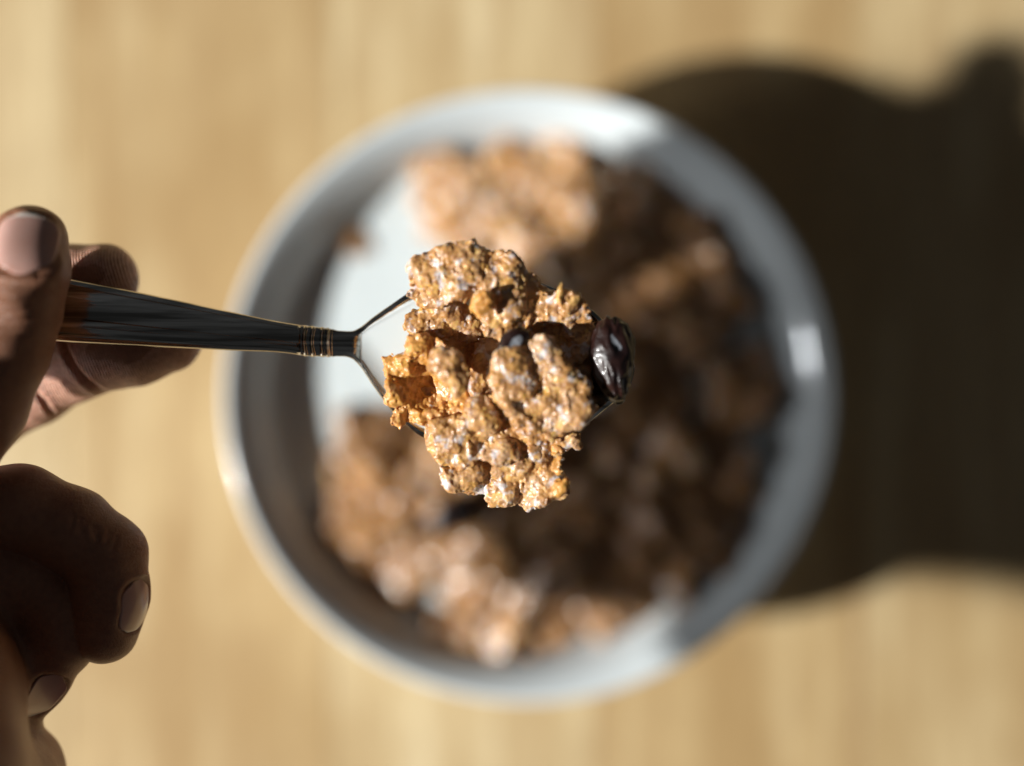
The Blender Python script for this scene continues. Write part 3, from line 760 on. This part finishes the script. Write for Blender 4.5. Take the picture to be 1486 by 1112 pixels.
V += crease([P(46, 566, 124), P(60, 584, 123), P(74, 604, 118)], 0.7, 0.6)
rsw = random.Random(3)
for k in range(7):   # knuckle folds
    q0 = P(118 + k * 9 + rsw.uniform(-3, 3), 742 + k * 5, 136); q1 = P(108 + k * 9 + rsw.uniform(0, 14), 764 + k * 6, 137)
    V += crease([q0, q1], 0.28, 0.5)
for k in range(5):
    yy = 436 + k * 13
    V += crease([P(-10 + 4 * k, yy, 150), P(66 - 4 * k, yy - 6 + rsw.uniform(-4, 4), 150)], 0.25, 0.6)
V += (N * (0.16 * noise3(V[:, 0] / 5, V[:, 1] / 5, V[:, 2] / 5))[:, None]).astype(np.float32)
# palmar skin: the sides of index and middle that face up, the fingertips
def near(ch, rr):
    m = np.zeros(len(V))
    for p, r in ch: m = np.maximum(m, np.clip(1.4 - np.linalg.norm(V - p, axis=1) / (r + rr), 0, 1))
    return m
pad = np.clip(np.maximum(near(middle[:6], 9), near(index[:4], 4)) * 3 * np.clip(N[:, 2] * 1.2 + 0.55, 0, 1), 0, 1)
pad = np.maximum(pad, 0.35 * near(ring[:1], 5)); pad = np.where(V[:, 2] > 127.5, pad * 0.15, pad)
hand = link('hand', mesh_np('hand', V, F, attrs={'pad': pad}), SKIN)
tag(hand, 'brown-skinned hand at the left edge pinching the spoon handle between thumb and fingers', 'hand')
for c, nrm, u, v, L, W, R, hfit in frames:
    na, nb = 22, 22; top = []; free = []
    for i in range(na):
        s = -1 + 2 * i / (na - 1)
        wid = (1 - abs(s) ** 4.0 * 0.55) * (1 if s > 0 else 1 - 0.10 * s * s)
        for j in range(nb):
            t_ = (-1 + 2 * j / (nb - 1))
            th = t_ * wid * (W / 2) / R
            a = s * L / 2 * (1 - 0.16 * t_ * t_ * (1 if s > 0 else 1.3) * abs(s))
            bb_ = R * math.sin(th)
            p = c + u * a + v * bb_ + nrm * (hfit(a, bb_) + 0.58)
            top.append(p); free.append(min(max((s - 0.84) / 0.06, 0), 1))
    top = np.array(top); bot = top - nrm * 0.5
    top = top - nrm * 0.10; V2 = np.concatenate([top, bot]); F2 = []; o_ = na * nb
    for i in range(na - 1):
        for j in range(nb - 1):
            q = (i * nb + j, i * nb + j + 1, (i + 1) * nb + j + 1, (i + 1) * nb + j)
            F2.append(q); F2.append(tuple(o_ + k for k in q[::-1]))
    for i in range(na - 1):
        for j in (0, nb - 1):
            q = (i * nb + j, (i + 1) * nb + j, o_ + (i + 1) * nb + j, o_ + i * nb + j); F2.append(q if j == 0 else q[::-1])
    for j in range(nb - 1):
        for i in (0, na - 1):
            q = (i * nb + j, o_ + i * nb + j, o_ + i * nb + j + 1, i * nb + j + 1); F2.append(q if i == 0 else q[::-1])
    link('fingernail', mesh_np('fingernail', V2, np.array(F2), attrs={'free': np.array(free + free)}), NAIL, hand)
